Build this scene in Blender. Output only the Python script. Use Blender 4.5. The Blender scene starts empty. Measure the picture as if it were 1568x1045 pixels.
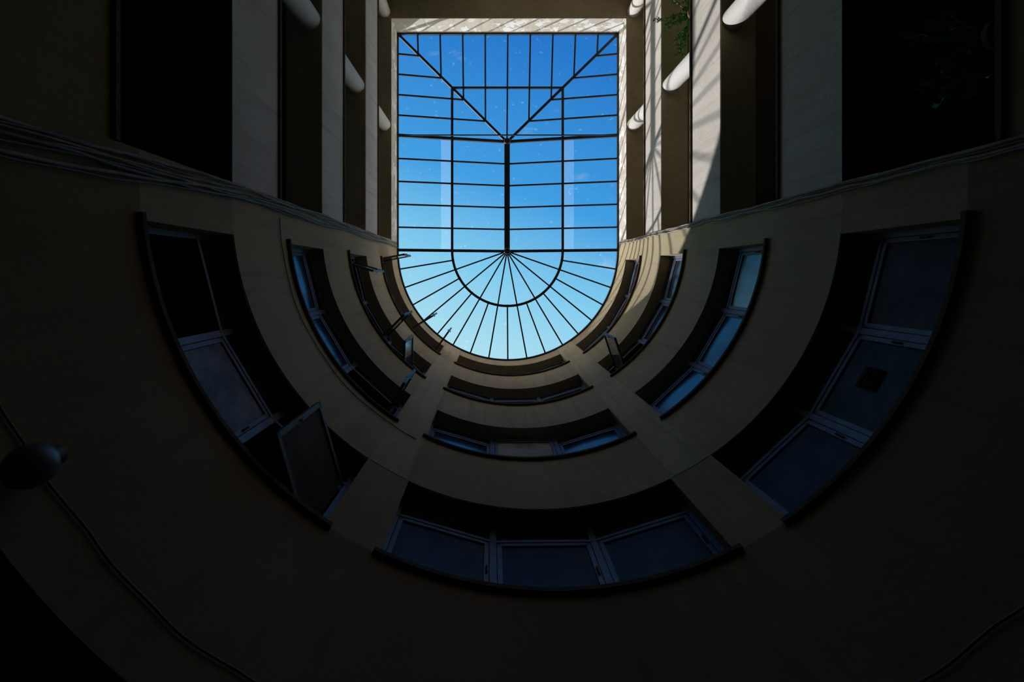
import bpy, bmesh, math, random
from mathutils import Vector, Matrix
random.seed(7)
S=bpy.context.scene
S.view_settings.view_transform='Standard'
R=3.907; TS=0.7; TC=0.4; YB=-7.66; RO=6.9; ZT=16.1; ZB=2.37; YP=-0.28
SILL=[4.31,7.43,10.55,13.67]; HEAD=[5.86,8.98,12.1,15.22]; PAR=[4.0,7.12,10.24,13.34]
# ------------------------------------------------------------ materials
def newmat(n):
    m=bpy.data.materials.new(n); m.use_nodes=True
    nt=m.node_tree; b=nt.nodes['Principled BSDF']; return m,nt,b
def plaster(name,c1,c2,c3,rough=.9,streak=.5,peel=0.0,peelc=(.6,.6,.58)):
    m,nt,b=newmat(name); N=nt.nodes; L=nt.links
    tc=N.new('ShaderNodeTexCoord'); 
    n1=N.new('ShaderNodeTexNoise'); n1.inputs['Scale'].default_value=.7; n1.inputs['Detail'].default_value=6
    L.new(tc.outputs['Object'],n1.inputs['Vector'])
    r1=N.new('ShaderNodeValToRGB'); r1.color_ramp.elements[0].position=.35; r1.color_ramp.elements[1].position=.65
    r1.color_ramp.elements[0].color=(*c1,1); r1.color_ramp.elements[1].color=(*c2,1)
    L.new(n1.outputs['Fac'],r1.inputs['Fac'])
    mp=N.new('ShaderNodeMapping'); mp.inputs['Scale'].default_value=(5,5,.35); L.new(tc.outputs['Object'],mp.inputs['Vector'])
    n2=N.new('ShaderNodeTexNoise'); n2.inputs['Scale'].default_value=1.2; n2.inputs['Detail'].default_value=8; n2.inputs['Roughness'].default_value=.65
    L.new(mp.outputs[0],n2.inputs['Vector'])
    r2=N.new('ShaderNodeValToRGB'); r2.color_ramp.elements[0].position=.5; r2.color_ramp.elements[1].position=.8
    r2.color_ramp.elements[0].color=(0,0,0,1); r2.color_ramp.elements[1].color=(streak,streak,streak,1)
    L.new(n2.outputs['Fac'],r2.inputs['Fac'])
    mx=N.new('ShaderNodeMixRGB'); mx.inputs[2].default_value=(*c3,1)
    L.new(r2.outputs[0],mx.inputs[0]); L.new(r1.outputs[0],mx.inputs[1])
    out=mx.outputs[0]
    n3=N.new('ShaderNodeTexNoise'); n3.inputs['Scale'].default_value=3.2; n3.inputs['Detail'].default_value=9; n3.inputs['Roughness'].default_value=.6
    L.new(tc.outputs['Object'],n3.inputs['Vector'])
    if peel>0:
        r3=N.new('ShaderNodeValToRGB'); r3.color_ramp.elements[0].position=.66-peel; r3.color_ramp.elements[1].position=.67-peel
        L.new(n3.outputs['Fac'],r3.inputs['Fac'])
        sp=N.new('ShaderNodeSeparateXYZ'); L.new(tc.outputs['Object'],sp.inputs[0])
        mr=N.new('ShaderNodeMapRange'); mr.inputs['From Min'].default_value=14.6; mr.inputs['From Max'].default_value=15.6
        L.new(sp.outputs['Z'],mr.inputs['Value'])
        mu=N.new('ShaderNodeMath'); mu.operation='MULTIPLY'; L.new(r3.outputs[0],mu.inputs[0]); L.new(mr.outputs[0],mu.inputs[1])
        m2=N.new('ShaderNodeMixRGB'); m2.inputs[2].default_value=(*peelc,1); L.new(mu.outputs[0],m2.inputs[0]); L.new(out,m2.inputs[1]); out=m2.outputs[0]
    L.new(out,b.inputs['Base Color']); b.inputs['Roughness'].default_value=rough
    b.inputs['Specular IOR Level'].default_value=.1
    bp=N.new('ShaderNodeBump'); bp.inputs['Strength'].default_value=.25; bp.inputs['Distance'].default_value=.03
    n4=N.new('ShaderNodeTexNoise'); n4.inputs['Scale'].default_value=14; n4.inputs['Detail'].default_value=6
    L.new(tc.outputs['Object'],n4.inputs['Vector']); L.new(n4.outputs['Fac'],bp.inputs['Height']); L.new(bp.outputs[0],b.inputs['Normal'])
    return m
def simple(name,c,rough=.5,metal=0,noise=.25,scale=6,spec=.5,bump=0):
    m,nt,b=newmat(name); N=nt.nodes; L=nt.links
    tc=N.new('ShaderNodeTexCoord'); n=N.new('ShaderNodeTexNoise'); n.inputs['Scale'].default_value=scale; n.inputs['Detail'].default_value=6
    L.new(tc.outputs['Object'],n.inputs['Vector'])
    r=N.new('ShaderNodeValToRGB'); r.color_ramp.elements[0].position=.3; r.color_ramp.elements[1].position=.7
    r.color_ramp.elements[0].color=(*[x*(1-noise) for x in c],1); r.color_ramp.elements[1].color=(*[min(1,x*(1+noise)) for x in c],1)
    L.new(n.outputs['Fac'],r.inputs['Fac']); L.new(r.outputs[0],b.inputs['Base Color'])
    b.inputs['Roughness'].default_value=rough; b.inputs['Metallic'].default_value=metal; b.inputs['Specular IOR Level'].default_value=spec
    if bump:
        bp=N.new('ShaderNodeBump'); bp.inputs['Strength'].default_value=bump; bp.inputs['Distance'].default_value=.02
        L.new(n.outputs['Fac'],bp.inputs['Height']); L.new(bp.outputs[0],b.inputs['Normal'])
    return m
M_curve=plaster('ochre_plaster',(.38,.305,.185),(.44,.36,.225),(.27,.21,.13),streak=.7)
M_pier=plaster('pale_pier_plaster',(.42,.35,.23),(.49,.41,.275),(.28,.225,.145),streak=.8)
M_mid=plaster('shaded_ochre_plaster',(.30,.235,.14),(.36,.285,.17),(.21,.165,.10),streak=.7)  # ochre darkened to paint the light falloff onto the lowest piers
M_base=plaster('shaded_base_plaster',(.20,.145,.08),(.25,.18,.10),(.14,.10,.055),streak=.5)  # brown puts the loss of light low in the shaft into the colour
M_rect=plaster('cream_plaster',(.52,.465,.40),(.60,.545,.48),(.34,.285,.23),streak=.75,peel=.12,peelc=(.78,.77,.76))
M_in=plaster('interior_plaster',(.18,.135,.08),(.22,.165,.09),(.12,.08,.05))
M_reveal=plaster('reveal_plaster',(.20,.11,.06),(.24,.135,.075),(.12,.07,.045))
M_shade_vent=plaster('shade_and_vent_black',(.035,.028,.022),(.05,.038,.03),(.025,.02,.016))  # near-black for shade painted in the lowest gallery, and for the vent
M_col=plaster('column_paint',(.58,.545,.50),(.66,.625,.58),(.45,.41,.36),streak=.3)
M_sill=simple('sill_stone',(.09,.065,.04),.85,noise=.3,spec=.1)
M_alu=simple('aluminium_frame',(.14,.165,.22),.5,.2,noise=.2,scale=10,spec=.4)
M_steel=simple('skylight_steel',(.012,.016,.026),.55,.2,noise=.4)
M_wire=simple('cable_sheath',(.08,.07,.06),.6,noise=.5,scale=3)
M_pipe=simple('conduit_pale',(.30,.26,.21),.7,noise=.3,scale=5,spec=.2)
M_glass=simple('dirty_window_glass',(.026,.030,.044),.14,0,noise=.6,scale=2.5,spec=.9)
M_board=simple('whitewashed_pane',(.14,.14,.16),.5,0,noise=.7,scale=3.5,spec=.25,bump=.4)
M_gb=simple('grimy_pane',(.030,.030,.036),.45,0,noise=.6,scale=3.0,spec=.16,bump=.4)
M_lb=simple('white_panel',(.38,.35,.30),.6,0,noise=.3,scale=3.0,spec=.2)
M_ply=simple('stained_plywood',(.075,.048,.033),.65,0,noise=.5,scale=2.0,spec=.10)
M_dark=simple('floor_tile',(.06,.055,.05),.7,noise=.2)
M_leaf=simple('leaf_green',(.05,.22,.035),.5,noise=.5,scale=9)
M_pot=simple('terracotta',(.16,.07,.04),.8)
M_globe=simple('opal_globe',(.08,.085,.11),.4,noise=.15,scale=3)
M_sash=simple('sash_frame_dark',(.07,.065,.065),.5,.1,noise=.3)
# roof glass
def roofglass(name,base,dirt,col=(.75,.85,.95)):
    m=bpy.data.materials.new(name); m.use_nodes=True; nt=m.node_tree; N=nt.nodes; L=nt.links; N.clear()
    o=N.new('ShaderNodeOutputMaterial'); t=N.new('ShaderNodeBsdfTransparent'); t.inputs[0].default_value=(.97,.985,1,1)
    tr=N.new('ShaderNodeBsdfTranslucent'); tr.inputs[0].default_value=(*col,1)
    mx=N.new('ShaderNodeMixShader'); L.new(t.outputs[0],mx.inputs[1]); L.new(tr.outputs[0],mx.inputs[2])
    tc=N.new('ShaderNodeTexCoord')
    n=N.new('ShaderNodeTexNoise'); n.inputs['Scale'].default_value=5; n.inputs['Detail'].default_value=8; n.inputs['Roughness'].default_value=.75
    L.new(tc.outputs['Object'],n.inputs['Vector'])
    r=N.new('ShaderNodeValToRGB'); r.color_ramp.elements[0].position=.62; r.color_ramp.elements[1].position=.72
    r.color_ramp.elements[0].color=(base,)*3+(1,); r.color_ramp.elements[1].color=(dirt,)*3+(1,)
    L.new(n.outputs['Fac'],r.inputs['Fac']); L.new(r.outputs[0],mx.inputs[0]); L.new(mx.outputs[0],o.inputs[0])
    return m
M_rg=roofglass('skylight_glass',.012,.26); M_rf=roofglass('skylight_glass_frosted',.09,.45)
# ------------------------------------------------------------ mesh builder
class MB:
    def __init__(s): s.v=[]; s.f=[]; s.m=[]; s.mats=[]
    def mi(s,mat):
        if mat not in s.mats: s.mats.append(mat)
        return s.mats.index(mat)
    def add(s,vs,fs,mat):
        o=len(s.v); s.v+=[tuple(v) for v in vs]; k=s.mi(mat)
        for f in fs: s.f.append([i+o for i in f]); s.m.append(k)
    def hexa(s,b,t,mat):  # bottom ring 4, top ring 4
        s.add(list(b)+list(t),[(0,3,2,1),(4,5,6,7),(0,1,5,4),(1,2,6,5),(2,3,7,6),(3,0,4,7)],mat)
    def box(s,x0,x1,y0,y1,z0,z1,mat):
        s.hexa([(x0,y0,z0),(x1,y0,z0),(x1,y1,z0),(x0,y1,z0)],[(x0,y0,z1),(x1,y0,z1),(x1,y1,z1),(x0,y1,z1)],mat)
    def arc(s,r0,r1,a0,a1,z0,z1,mat,step=1.5):
        n=max(1,int(math.ceil((a1-a0)/step))); vs=[];fs=[]
        for i in range(n+1):
            a=math.radians(a0+(a1-a0)*i/n); sn,cs=math.sin(a),math.cos(a)
            vs+=[(r0*sn,r0*cs,z0),(r1*sn,r1*cs,z0),(r1*sn,r1*cs,z1),(r0*sn,r0*cs,z1)]
        for i in range(n):
            o=4*i
            for k in range(4): fs.append((o+k,o+(k+1)%4,o+4+(k+1)%4,o+4+k))
        fs+=[(0,3,2,1),(4*n,4*n+1,4*n+2,4*n+3)]
        s.add(vs,fs,mat)
    def panel(s,p,q,z0,z1,t,mat,off=0):   # vertical slab between 2 plan points
        p=Vector(p[:2]);q=Vector(q[:2]);d=(q-p).normalized(); n=Vector((-d.y,d.x)); a=n*(off-t/2); b=n*(off+t/2)
        c=[p+a,q+a,q+b,p+b]
        s.hexa([(v.x,v.y,z0) for v in c],[(v.x,v.y,z1) for v in c],mat)
    def beam(s,p,q,w,h,mat,up=Vector((0,0,1))):
        p=Vector(p);q=Vector(q); d=(q-p).normalized(); sd=d.cross(up)
        if sd.length<1e-3: sd=Vector((1,0,0))
        sd.normalize(); u=sd.cross(d).normalized(); sd*=w/2; u*=h/2
        s.hexa([p-sd-u,p+sd-u,p+sd+u,p-sd+u],[q-sd-u,q+sd-u,q+sd+u,q-sd+u],mat)
    def lathe(s,prof,cx,cy,mat,n=40):
        vs=[];fs=[]
        for r,z in prof:
            for i in range(n): a=2*math.pi*i/n; vs.append((cx+r*math.cos(a),cy+r*math.sin(a),z))
        for j in range(len(prof)-1):
            for i in range(n): fs.append((j*n+i,j*n+(i+1)%n,(j+1)*n+(i+1)%n,(j+1)*n+i))
        fs.append(tuple(range(n))[::-1]); fs.append(tuple((len(prof)-1)*n+i for i in range(n)))
        s.add(vs,fs,mat)
    def obj(s,name,parent=None,smooth=False,bevel=0):
        me=bpy.data.meshes.new(name); me.from_pydata(s.v,[],s.f); 
        for m in s.mats: me.materials.append(m)
        for p,k in zip(me.polygons,s.m): p.material_index=k
        bm=bmesh.new(); bm.from_mesh(me); bmesh.ops.recalc_face_normals(bm,faces=bm.faces); bm.to_mesh(me); bm.free()
        o=bpy.data.objects.new(name,me); S.collection.objects.link(o)
        if smooth:
            for p in me.polygons: p.use_smooth=True
            md=o.modifiers.new('es','EDGE_SPLIT'); md.split_angle=math.radians(35)
        if bevel:
            b=o.modifiers.new('bv','BEVEL'); b.width=bevel; b.segments=2; b.limit_method='ANGLE'
        if parent: o.parent=parent
        return o
def empty(name):
    e=bpy.data.objects.new(name,None); S.collection.objects.link(e); e.empty_display_size=.3; return e
def pt(r,a): a=math.radians(a); return (r*math.sin(a),r*math.cos(a))
# ------------------------------------------------------------ shell
WIN=[(-84.3,-33.6),(-24.9,26.0),(34.7,84.5)]
w=MB()
zb=[ZB]+HEAD; zt=SILL+[ZT]
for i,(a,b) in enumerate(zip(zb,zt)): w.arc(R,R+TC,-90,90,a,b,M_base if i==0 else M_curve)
edges=[-90]+[x for p in WIN for x in p]+[90]
for k in range(4):
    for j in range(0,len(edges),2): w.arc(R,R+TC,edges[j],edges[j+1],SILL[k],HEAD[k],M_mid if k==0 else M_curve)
for j in (2,4): w.arc(R-.006,R+.02,edges[j]+.4,edges[j+1]-.4,HEAD[0],ZT,M_pier)
w.obj('wall_curved',smooth=True)
for sd,nm in ((-1,'wall_left'),(1,'wall_right')):
    w=MB()
    def bx(x0,x1,*a): 
        xs=sorted((sd*x0,sd*x1)); w.box(xs[0],xs[1],*a)
    for i,(a,b) in enumerate(zip([ZB]+HEAD,PAR+[ZT])):
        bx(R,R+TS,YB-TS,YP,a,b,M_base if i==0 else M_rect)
        if i: bx(R+.01,R+TS-.01,YB-TS,YP,a-.015,a+.01,M_shade_vent if i==1 else M_curve)   # soffit lining; shade of the lowest one is painted in near-black
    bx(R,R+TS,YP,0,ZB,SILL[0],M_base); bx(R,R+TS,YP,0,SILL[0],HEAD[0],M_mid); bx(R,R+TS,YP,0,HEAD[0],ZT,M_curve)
    for k in range(4): bx(R-.035,R+.14,YB,YP,PAR[k],PAR[k]+.05,M_sill)      # coping
    bx(R+TS,RO,YP-.0,-.02,ZB,ZT,M_in)
    bx(R+TS+.6,R+TS+.7,YB-TS,YP,ZB+.3,HEAD[0]+.3,M_shade_vent)  # near-black sheet standing in for shade deep in the lowest gallery
    w.obj(nm)
w=MB()
for a,b in zip([ZB]+HEAD,PAR+[ZT]):
    w.box(-R,R,YB-TS,YB,a,b,M_rect)
    if a>ZB: w.box(-R,R,YB-TS+.01,YB-.01,a-.015,a+.01,M_curve)
w.obj('wall_back')
# inner floors + outer envelope
w=MB()
YO=YB-3
for k,zz in enumerate([ZB-.0]+[h+.3 for h in HEAD[:3]]):
    t=.3
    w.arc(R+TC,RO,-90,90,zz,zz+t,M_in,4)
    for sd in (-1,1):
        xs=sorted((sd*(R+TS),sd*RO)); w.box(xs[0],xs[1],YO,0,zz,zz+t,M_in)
    w.box(-R-TS,R+TS,YO,YB-TS,zz,zz+t,M_in)
w.obj('floor_slabs')
w=MB()
w.arc(R+TC,RO+.3,-90,90,ZT-.25,ZT+.02,M_in,4)
for sd in (-1,1):
    xs=sorted((sd*(R+TS),sd*(RO+.3))); w.box(xs[0],xs[1],YO-.3,0,ZT-.25,ZT+.02,M_in)
w.box(-R-TS,R+TS,YO-.3,YB-TS,ZT-.25,ZT+.02,M_in)
w.obj('ceiling')
w=MB()
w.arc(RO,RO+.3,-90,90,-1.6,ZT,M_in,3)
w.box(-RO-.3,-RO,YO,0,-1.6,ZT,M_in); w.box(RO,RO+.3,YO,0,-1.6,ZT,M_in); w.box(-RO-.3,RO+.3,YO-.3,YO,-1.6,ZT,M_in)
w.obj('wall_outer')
w=MB(); w.box(-RO-.3,RO+.3,YO-.3,RO+.3,-1.8,-1.6,M_dark); w.obj('floor')
# windows in the curved wall
n=0
SASH={ # (level,window): list (bay, hinge, free)
 (0,0):[(2,(-2.40,3.42),(-2.68,2.44),.20)],
 (1,0):[(2,(-2.45,3.42),(-2.02,2.68),.05)],
 (2,0):[(2,(-2.63,3.27),(-2.61,2.43),.05),(1,(-3.30,2.50),(-2.62,1.82),.05),(0,(-4.16,.56),(-3.34,.80),.05)],
 (3,0):[(2,(-2.45,3.40),(-1.88,2.60),.05),(1,(-3.25,2.66),(-2.35,2.12),.05),(0,(-4.16,.44),(-3.20,.26),.05)],
 (2,2):[(0,(2.62,3.32),(2.30,2.36),.05)],
}
OPEN={(0,0):{0}}
BOARD={(0,0):{1:M_board},(0,1):{0:M_gb,1:M_gb,2:M_gb},(0,2):{0:M_gb,1:M_gb,2:M_gb},(1,1):{1:M_lb}}
RW=4.2
for k in range(4):
    for wi,(a0,a1) in enumerate(WIN):
        n+=1; e=empty('window_%d'%n); z0=SILL[k]; z1=HEAD[k]
        f=MB()
        f.arc(R-.055,R+TC,a0-1.0,a1+1.0,z0-.05,z0,M_sill)
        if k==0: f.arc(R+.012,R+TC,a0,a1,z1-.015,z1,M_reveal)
        f.obj('sill_and_soffit',e,smooth=True)
        f=MB(); g=MB(); bd=MB()
        aa=[a0+.3+(a1-a0-.6)*i/3 for i in range(4)]
        ztr=z1-.36
        opened={s[0] for s in SASH.get((k,wi),[])}|OPEN.get((k,wi),set())
        for i in range(4):
            p=pt(RW-.035,aa[i]); q=pt(RW+.045,aa[i]); f.panel(p,q,z0,z1-.015,.085,M_alu)
        for i in range(3):
            p=pt(RW,aa[i]); q=pt(RW,aa[i+1])
            f.panel(p,q,z0,z0+.06,.06,M_alu); f.panel(p,q,z1-.07,z1-.02,.06,M_alu)
            full=(k,wi,i)==(1,1,1)
            zp=z1-.09 if full else ztr
            if not full:
                f.panel(p,q,ztr,ztr+.05,.07,M_alu); g.panel(p,q,ztr+.05,z1-.07,.012,M_glass)
            if i in opened: continue
            P=Vector(p);Q=Vector(q);d=(Q-P).normalized()
            a=P+d*.05; b=Q-d*.05
            f.panel(a,a+d*.06,z0+.06,zp,.05,M_alu); f.panel(b-d*.06,b,z0+.06,zp,.05,M_alu)
            f.panel(a,b,z0+.06,z0+.12,.05,M_alu); f.panel(a,b,zp-.055,zp,.05,M_alu)
            mt=BOARD.get((k,wi),{}).get(i,M_glass)
            g.panel(a+d*.06,b-d*.06,z0+.12,zp-.055,.012,mt)
            nrm=Vector((-d.y,d.x)); mid=(a+b)/2
            if nrm.dot(mid)>0: nrm=-nrm
            hp=b-d*.03+nrm*.03
            f.panel(hp-d*.012,hp+d*.012,z0+.6,z0+.72,.03,M_sill)   # handle
            if (k,wi,i)==(0,2,1):
                c=mid+d*.05+nrm*.012; g.panel(c-d*.13,c+d*.13,z0+.62,z0+.86,.03,M_shade_vent)
                for q2 in range(4): g.panel(c-d*.11+nrm*.02,c+d*.11+nrm*.02,z0+.65+q2*.05,z0+.665+q2*.05,.02,M_shade_vent)
        f.obj('frame',e,bevel=.006); g.obj('panes',e)
        for si,(bay,h,fr,lo) in enumerate(SASH.get((k,wi),[])):
            s=MB(); H=Vector(h);F=Vector(fr);d=(F-H).normalized(); zz0=z0+.1; zz1=ztr+.03
            wd=.06; fm=M_sash
            s.panel(H,H+d*wd,zz0,zz1,.05,fm); s.panel(F-d*wd,F,zz0,zz1,.05,fm)
            s.panel(H,F,zz0,zz0+wd,.05,fm); s.panel(H,F,zz1-wd,zz1,.05,fm)
            s.panel(H+d*wd,F-d*wd,zz0+wd,zz1-wd,.012,M_glass if k else M_ply)
            s.panel(F-d*.05,F-d*.03,zz0+.5,zz0+.62,.11,M_alu)
            for hz in (zz0+.15,zz1-.2): s.panel(H-d*.03,H+d*.02,hz,hz+.09,.07,M_alu)
            s.obj('open_sash_%d'%(si+1),e)
# ------------------------------------------------------------ columns
for k in range(4):
    for sd in (-1,1):
        for y in (-4.12,YB-.22):
            c=MB(); r=.21; zb0=PAR[k]+.0; zt0=HEAD[k]
            c.lathe([(r*1.0,zb0+.05),(r,zb0+.3),(r,zt0-.1),(r,zt0)],sd*(R+.24),y,M_col,48)
            c.obj('column',smooth=True)
# ------------------------------------------------------------ skylight
sk=empty('skylight'); ZE=ZT+.06; RISE=.8; YR=-4.05; HL=YR-YB; RG=R-.0
def hz(x,y):
    if y<=0: d=max(abs(x)/R,(YR-y)/HL)
    else: d=math.hypot(x,y)/R
    return ZE+RISE*(1-min(1,d))
def P3(x,y): return (x,y,hz(x,y))
b=MB(); mi=.055
b.arc(R-.05,R+.03,-90,90,ZT,ZT+.1,M_steel)
b.box(-R-.03,-R+.05,YB,0,ZT,ZT+.1,M_steel); b.box(R-.05,R+.03,YB,0,ZT,ZT+.1,M_steel); b.box(-R,R,YB-.03,YB+.05,ZT,ZT+.1,M_steel)
b.beam((0,YR,ZE+RISE-.03),(0,0,ZE+RISE-.03),.2,.18,M_steel)
for sd in (-1,1):
    for y in (YR,0): b.beam((sd*R,y,ZE-.02),(0,y,ZE+RISE-.04),.10,.12,M_steel)
    b.beam((sd*R,YB,ZE),(0,YR,ZE+RISE),.085,.1,M_steel)
    XP=2.0; yp=YR-HL*XP/R
    b.beam(P3(sd*XP,yp),P3(sd*XP,0),.085,.09,M_steel)
    for i in range(1,5): y=YR*i/5; b.beam(P3(sd*R,y),P3(0,y),mi,mi,M_steel)
    for i in range(1,5): 
        y=YR-HL*i/5; x=R*(i/5); b.beam(P3(sd*R,y),P3(sd*x,y),mi,mi,M_steel)
b.beam(P3(-XP,yp),P3(XP,yp),.07,.08,M_steel)
for i in range(-4,5):
    x=R*i/5*1.02; y=YR-HL*abs(x)/R
    b.beam(P3(x,YB),P3(x,y if i else YR),mi,mi,M_steel)
for y in (YR,0):
    b.lathe([(.10,ZE+RISE-.2),(.13,ZE+RISE-.15),(.13,ZE+RISE+.02)],0,y,M_steel,20)
b.beam((-R,YR,ZE-.05),(R,YR,ZE-.05),.035,.05,M_steel)
for a in range(-80,90,10):
    r0=.1 if (abs(a)//10)%2==1 else R*.5
    x0,y0=pt(r0,a); x1,y1=pt(R,a); b.beam(P3(x0,y0),P3(x1,y1),mi*.9,mi*.9,M_steel)
for i in range(60):
    a0=-90+180*i/60; a1=a0+3; p=pt(XP,a0);q=pt(XP,a1); b.beam(P3(*p),P3(*q),.085,.09,M_steel)
b.obj('steel_frame',sk)
g=MB(); G=.05
def gl(ps,mat=M_rg): g.add([(p[0],p[1],hz(p[0],p[1])+G) for p in ps],[tuple(range(len(ps)))],mat)
for sd in (-1,1):
    gl([(sd*R,YR),(sd*2.4,YR),(sd*2.4,0),(sd*R,0)]); gl([(sd*2.4,YR),(sd*2.04,YR),(sd*2.04,0),(sd*2.4,0)],M_rf)
    gl([(sd*2.04,YR),(0,YR),(0,0),(sd*2.04,0)])
    gl([(sd*R,YB),(sd*R,YR),(0,YR)])
gl([(-R,YB),(0,YR),(R,YB)])
for i in range(36):
    gl([(0,0),pt(R,-90+5*i),pt(R,-85+5*i)])
go=g.obj('glazing',sk)
# ------------------------------------------------------------ cables
def cable(name,pts,rad,mat,parent=None):
    c=bpy.data.curves.new(name,'CURVE'); c.dimensions='3D'; c.bevel_depth=rad; c.bevel_resolution=2
    sp=c.splines.new('NURBS'); sp.points.add(len(pts)-1); sp.order_u=3; sp.use_endpoint_u=True
    for p,q in zip(sp.points,pts): p.co=(*q,1)
    c.materials.append(mat); o=bpy.data.objects.new(name,c); S.collection.objects.link(o)
    if parent: o.parent=parent
    return o
cb=empty('cable_bundle')
for i in range(8):
    y0=-.14+.30*i/7; pts=[]; z=ZB; top=ZT if i<4 else random.choice([5.7,6.2,9.3,12.4,15])
    ph=random.uniform(0,6)
    while z<top:
        t=min(1,(z-ZB)/3.6); yt=-.25+.05*(i%4)
        y=y0*(1-t)+yt*t+random.uniform(-.012,.012)+.025*math.sin(z*1.7+ph)
        if y>0: x=-math.sqrt(R*R-y*y)+.02
        else: x=-R+.02
        pts.append((x+random.uniform(0,.03),y,z)); z+=.4
    cable('wire_%d'%i,pts,.010 if i%3 else .017,M_wire if i%2 else M_pipe,cb)
cb=empty('cable_bundle')
for i in range(4):
    pts=[]; z=ZB; top=ZT if i<3 else 9.5; ph=random.uniform(0,6)
    while z<top:
        pts.append((R-.02-random.uniform(0,.03),-.26+.035*i+random.uniform(-.015,.015)+.012*math.sin(z*2+ph),z)); z+=.3
    cable('wire_%d'%i,pts,.010 if i%2 else .016,M_pipe if i%3!=1 else M_wire,cb)
pts=[]
for a in range(-90,91,3):
    x,y=pt(R-.015,a); pts.append((x,y,2.73+.02*math.sin(a*.21)+.012*math.sin(a*.7)))
cable('electrical_cable',pts,.008,M_wire)
pts=[]
for a in range(-90,-24,3):
    x,y=pt(R-.015,a); pts.append((x,y,7.16+.02*math.sin(a*.3)+.01*math.sin(a*.9)))
cable('electrical_cable',pts,.007,M_wire)
# globe lamp
gl_=empty('globe_lamp'); cx,cy=pt(R-.16,-58)
s=MB(); rr=.125; pr=[(.001,2.57-rr)]+[(rr*math.sin(math.radians(t)),2.57-rr*math.cos(math.radians(t))) for t in range(10,171,8)]+[(.001,2.57+rr)]
s.lathe(pr,cx,cy,M_globe,40); s.obj('globe',gl_,smooth=True)
s=MB(); s.lathe([(.05,2.67),(.06,2.68),(.06,2.73),(.03,2.75)],cx,cy,M_sash,24)
s.beam((cx,cy,2.72),(*pt(R,-58),2.72),.03,.03,M_sash); s.beam((*pt(R-.03,-58),2.72),(*pt(R+.005,-58),2.72),.11,.11,M_sash)
s.obj('wall_bracket',gl_)
# ------------------------------------------------------------ plants
def plant(x,y,z,nst,length,droop,leaf):
    e=empty('potted_plant')
    s=MB(); s.lathe([(.10,z),(.14,z+.22),(.16,z+.23),(.16,z+.28),(.13,z+.28),(.125,z+.25)],x,y,M_pot,28); s.obj('pot',e,smooth=True)
    L=MB()
    for i in range(nst):
        a=random.uniform(0,2*math.pi); v=Vector((math.cos(a)*.5,math.sin(a)*.6,random.uniform(.5,1.3))).normalized()
        p=Vector((x,y,z+.25)); ln=length*random.uniform(.5,1); st=ln/10
        for j in range(10):
            q=p+v*st; L.beam(p,q,.006,.006,M_leaf); v=(v+Vector((random.uniform(-.2,.2),random.uniform(-.2,.2),-droop*random.uniform(.5,1)))).normalized()
            p=q
            for m in range(3):
                d=Vector((random.uniform(-1,1),random.uniform(-1,1),random.uniform(-.4,.8))).normalized()
                sdv=d.cross(Vector((0,0,1))).normalized()*leaf*.32; l=leaf*random.uniform(.6,1.1); up=Vector((0,0,leaf*.12))
                L.add([p,p+d*l*.4+sdv+up,p+d*l,p+d*l*.4-sdv+up,p+d*l*.45],[(0,1,4),(1,2,4),(2,3,4),(3,0,4)],M_leaf)
    L.obj('foliage',e); return e
plant(R+.30,-1.35,PAR[0]+.05,26,.8,.10,.09)
plant(R+.20,-5.15,PAR[2]+.05,34,1.0,.16,.08)
# ------------------------------------------------------------ light, sky, camera
d=Vector((.926,-.639,-1))
sl=bpy.data.lights.new('sun','SUN'); sl.energy=4.6; sl.angle=math.radians(.9); sl.color=(1,.98,.98)
so=bpy.data.objects.new('sun',sl); so.rotation_euler=d.to_track_quat('-Z','Y').to_euler(); so.location=(-20,14,30); S.collection.objects.link(so)
W=bpy.data.worlds.new('sky'); S.world=W; W.use_nodes=True; nt=W.node_tree; N=nt.nodes; L=nt.links
bg=N['Background']; tc=N.new('ShaderNodeTexCoord'); sp=N.new('ShaderNodeSeparateXYZ'); L.new(tc.outputs['Generated'],sp.inputs[0])
def mth(op,a,b_):
    m=N.new('ShaderNodeMath'); m.operation=op
    for i,x in enumerate((a,b_)):
        if isinstance(x,(int,float)): m.inputs[i].default_value=x
        else: L.new(x,m.inputs[i])
    return m.outputs[0]
zc=mth('MAXIMUM',sp.outputs['Z'],.15)
sx=mth('DIVIDE',sp.outputs['X'],zc); sy=mth('DIVIDE',sp.outputs['Y'],zc)
gq=mth('ADD',mth('MULTIPLY',sy,.9),mth('MULTIPLY',sx,-.3))
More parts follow.
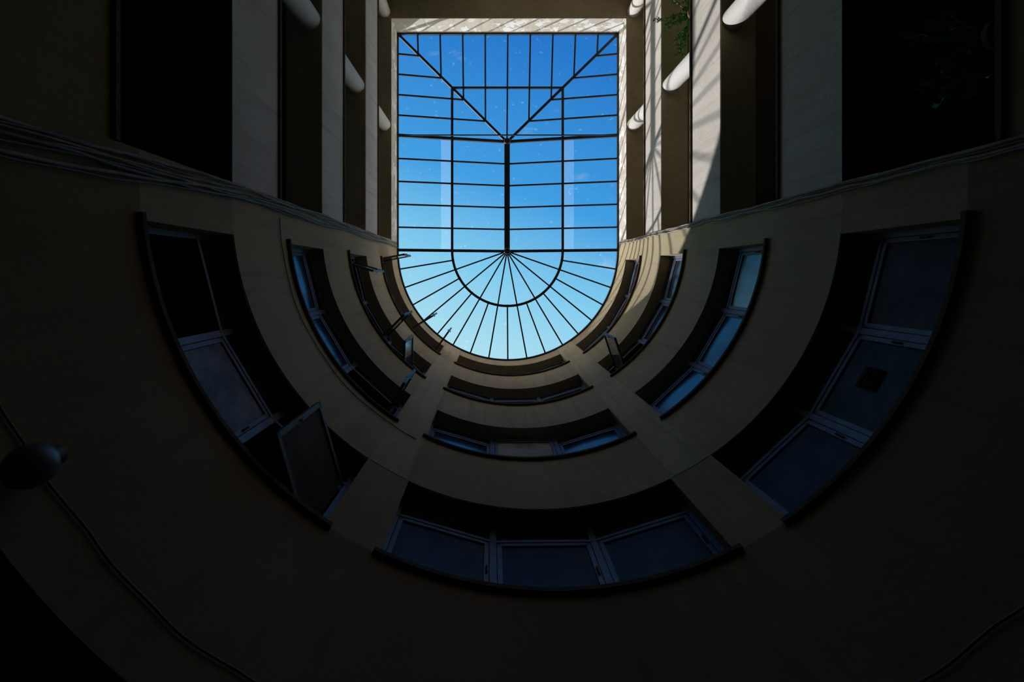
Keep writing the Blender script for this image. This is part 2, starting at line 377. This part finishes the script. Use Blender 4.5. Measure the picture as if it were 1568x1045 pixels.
mr=N.new('ShaderNodeMapRange'); mr.inputs['From Min'].default_value=-.5; mr.inputs['From Max'].default_value=.2; L.new(gq,mr.inputs['Value'])
rp=N.new('ShaderNodeValToRGB'); el=rp.color_ramp.elements
el[0].position=0; el[0].color=(.006,.17,.58,1); el[1].position=1; el[1].color=(.46,.78,.86,1)
x=el.new(.45); x.color=(.04,.33,.74,1); x=el.new(.7); x.color=(.21,.59,.84,1)
L.new(mr.outputs[0],rp.inputs[0])
cmb=N.new('ShaderNodeCombineXYZ'); L.new(sx,cmb.inputs[0]); L.new(mth('MULTIPLY',sy,2.2),cmb.inputs[1])
nz=N.new('ShaderNodeTexNoise'); nz.inputs['Scale'].default_value=5.5; nz.inputs['Detail'].default_value=9; nz.inputs['Roughness'].default_value=.55; L.new(cmb.outputs[0],nz.inputs['Vector'])
cr=N.new('ShaderNodeValToRGB'); cr.color_ramp.elements[0].position=.64; cr.color_ramp.elements[1].position=.92; L.new(nz.outputs['Fac'],cr.inputs[0])
mx=N.new('ShaderNodeMixRGB'); mx.inputs[2].default_value=(.8,.9,.95,1); L.new(mth('MULTIPLY',cr.outputs[0],.5),mx.inputs[0]); L.new(rp.outputs[0],mx.inputs[1])
# bright warm band towards the horizon, out of view, added to light the upper walls
hr=N.new('ShaderNodeMapRange'); hr.inputs['From Min'].default_value=.66; hr.inputs['From Max'].default_value=.28; L.new(sp.outputs['Z'],hr.inputs['Value'])
hm=N.new('ShaderNodeMixRGB'); hm.inputs[2].default_value=(2.5,2.2,1.75,1); L.new(hr.outputs[0],hm.inputs[0]); L.new(mx.outputs[0],hm.inputs[1])
L.new(hm.outputs[0],bg.inputs[0]); bg.inputs[1].default_value=1.0
cam=bpy.data.cameras.new('camera'); co=bpy.data.objects.new('camera',cam); S.collection.objects.link(co)
co.location=(-.59,.918,0); co.rotation_euler=(math.pi,0,0)
cam.sensor_width=36; cam.lens=700/1568*36; cam.shift_x=32/1568; cam.shift_y=-99.5/1568; cam.clip_start=.05
S.camera=co
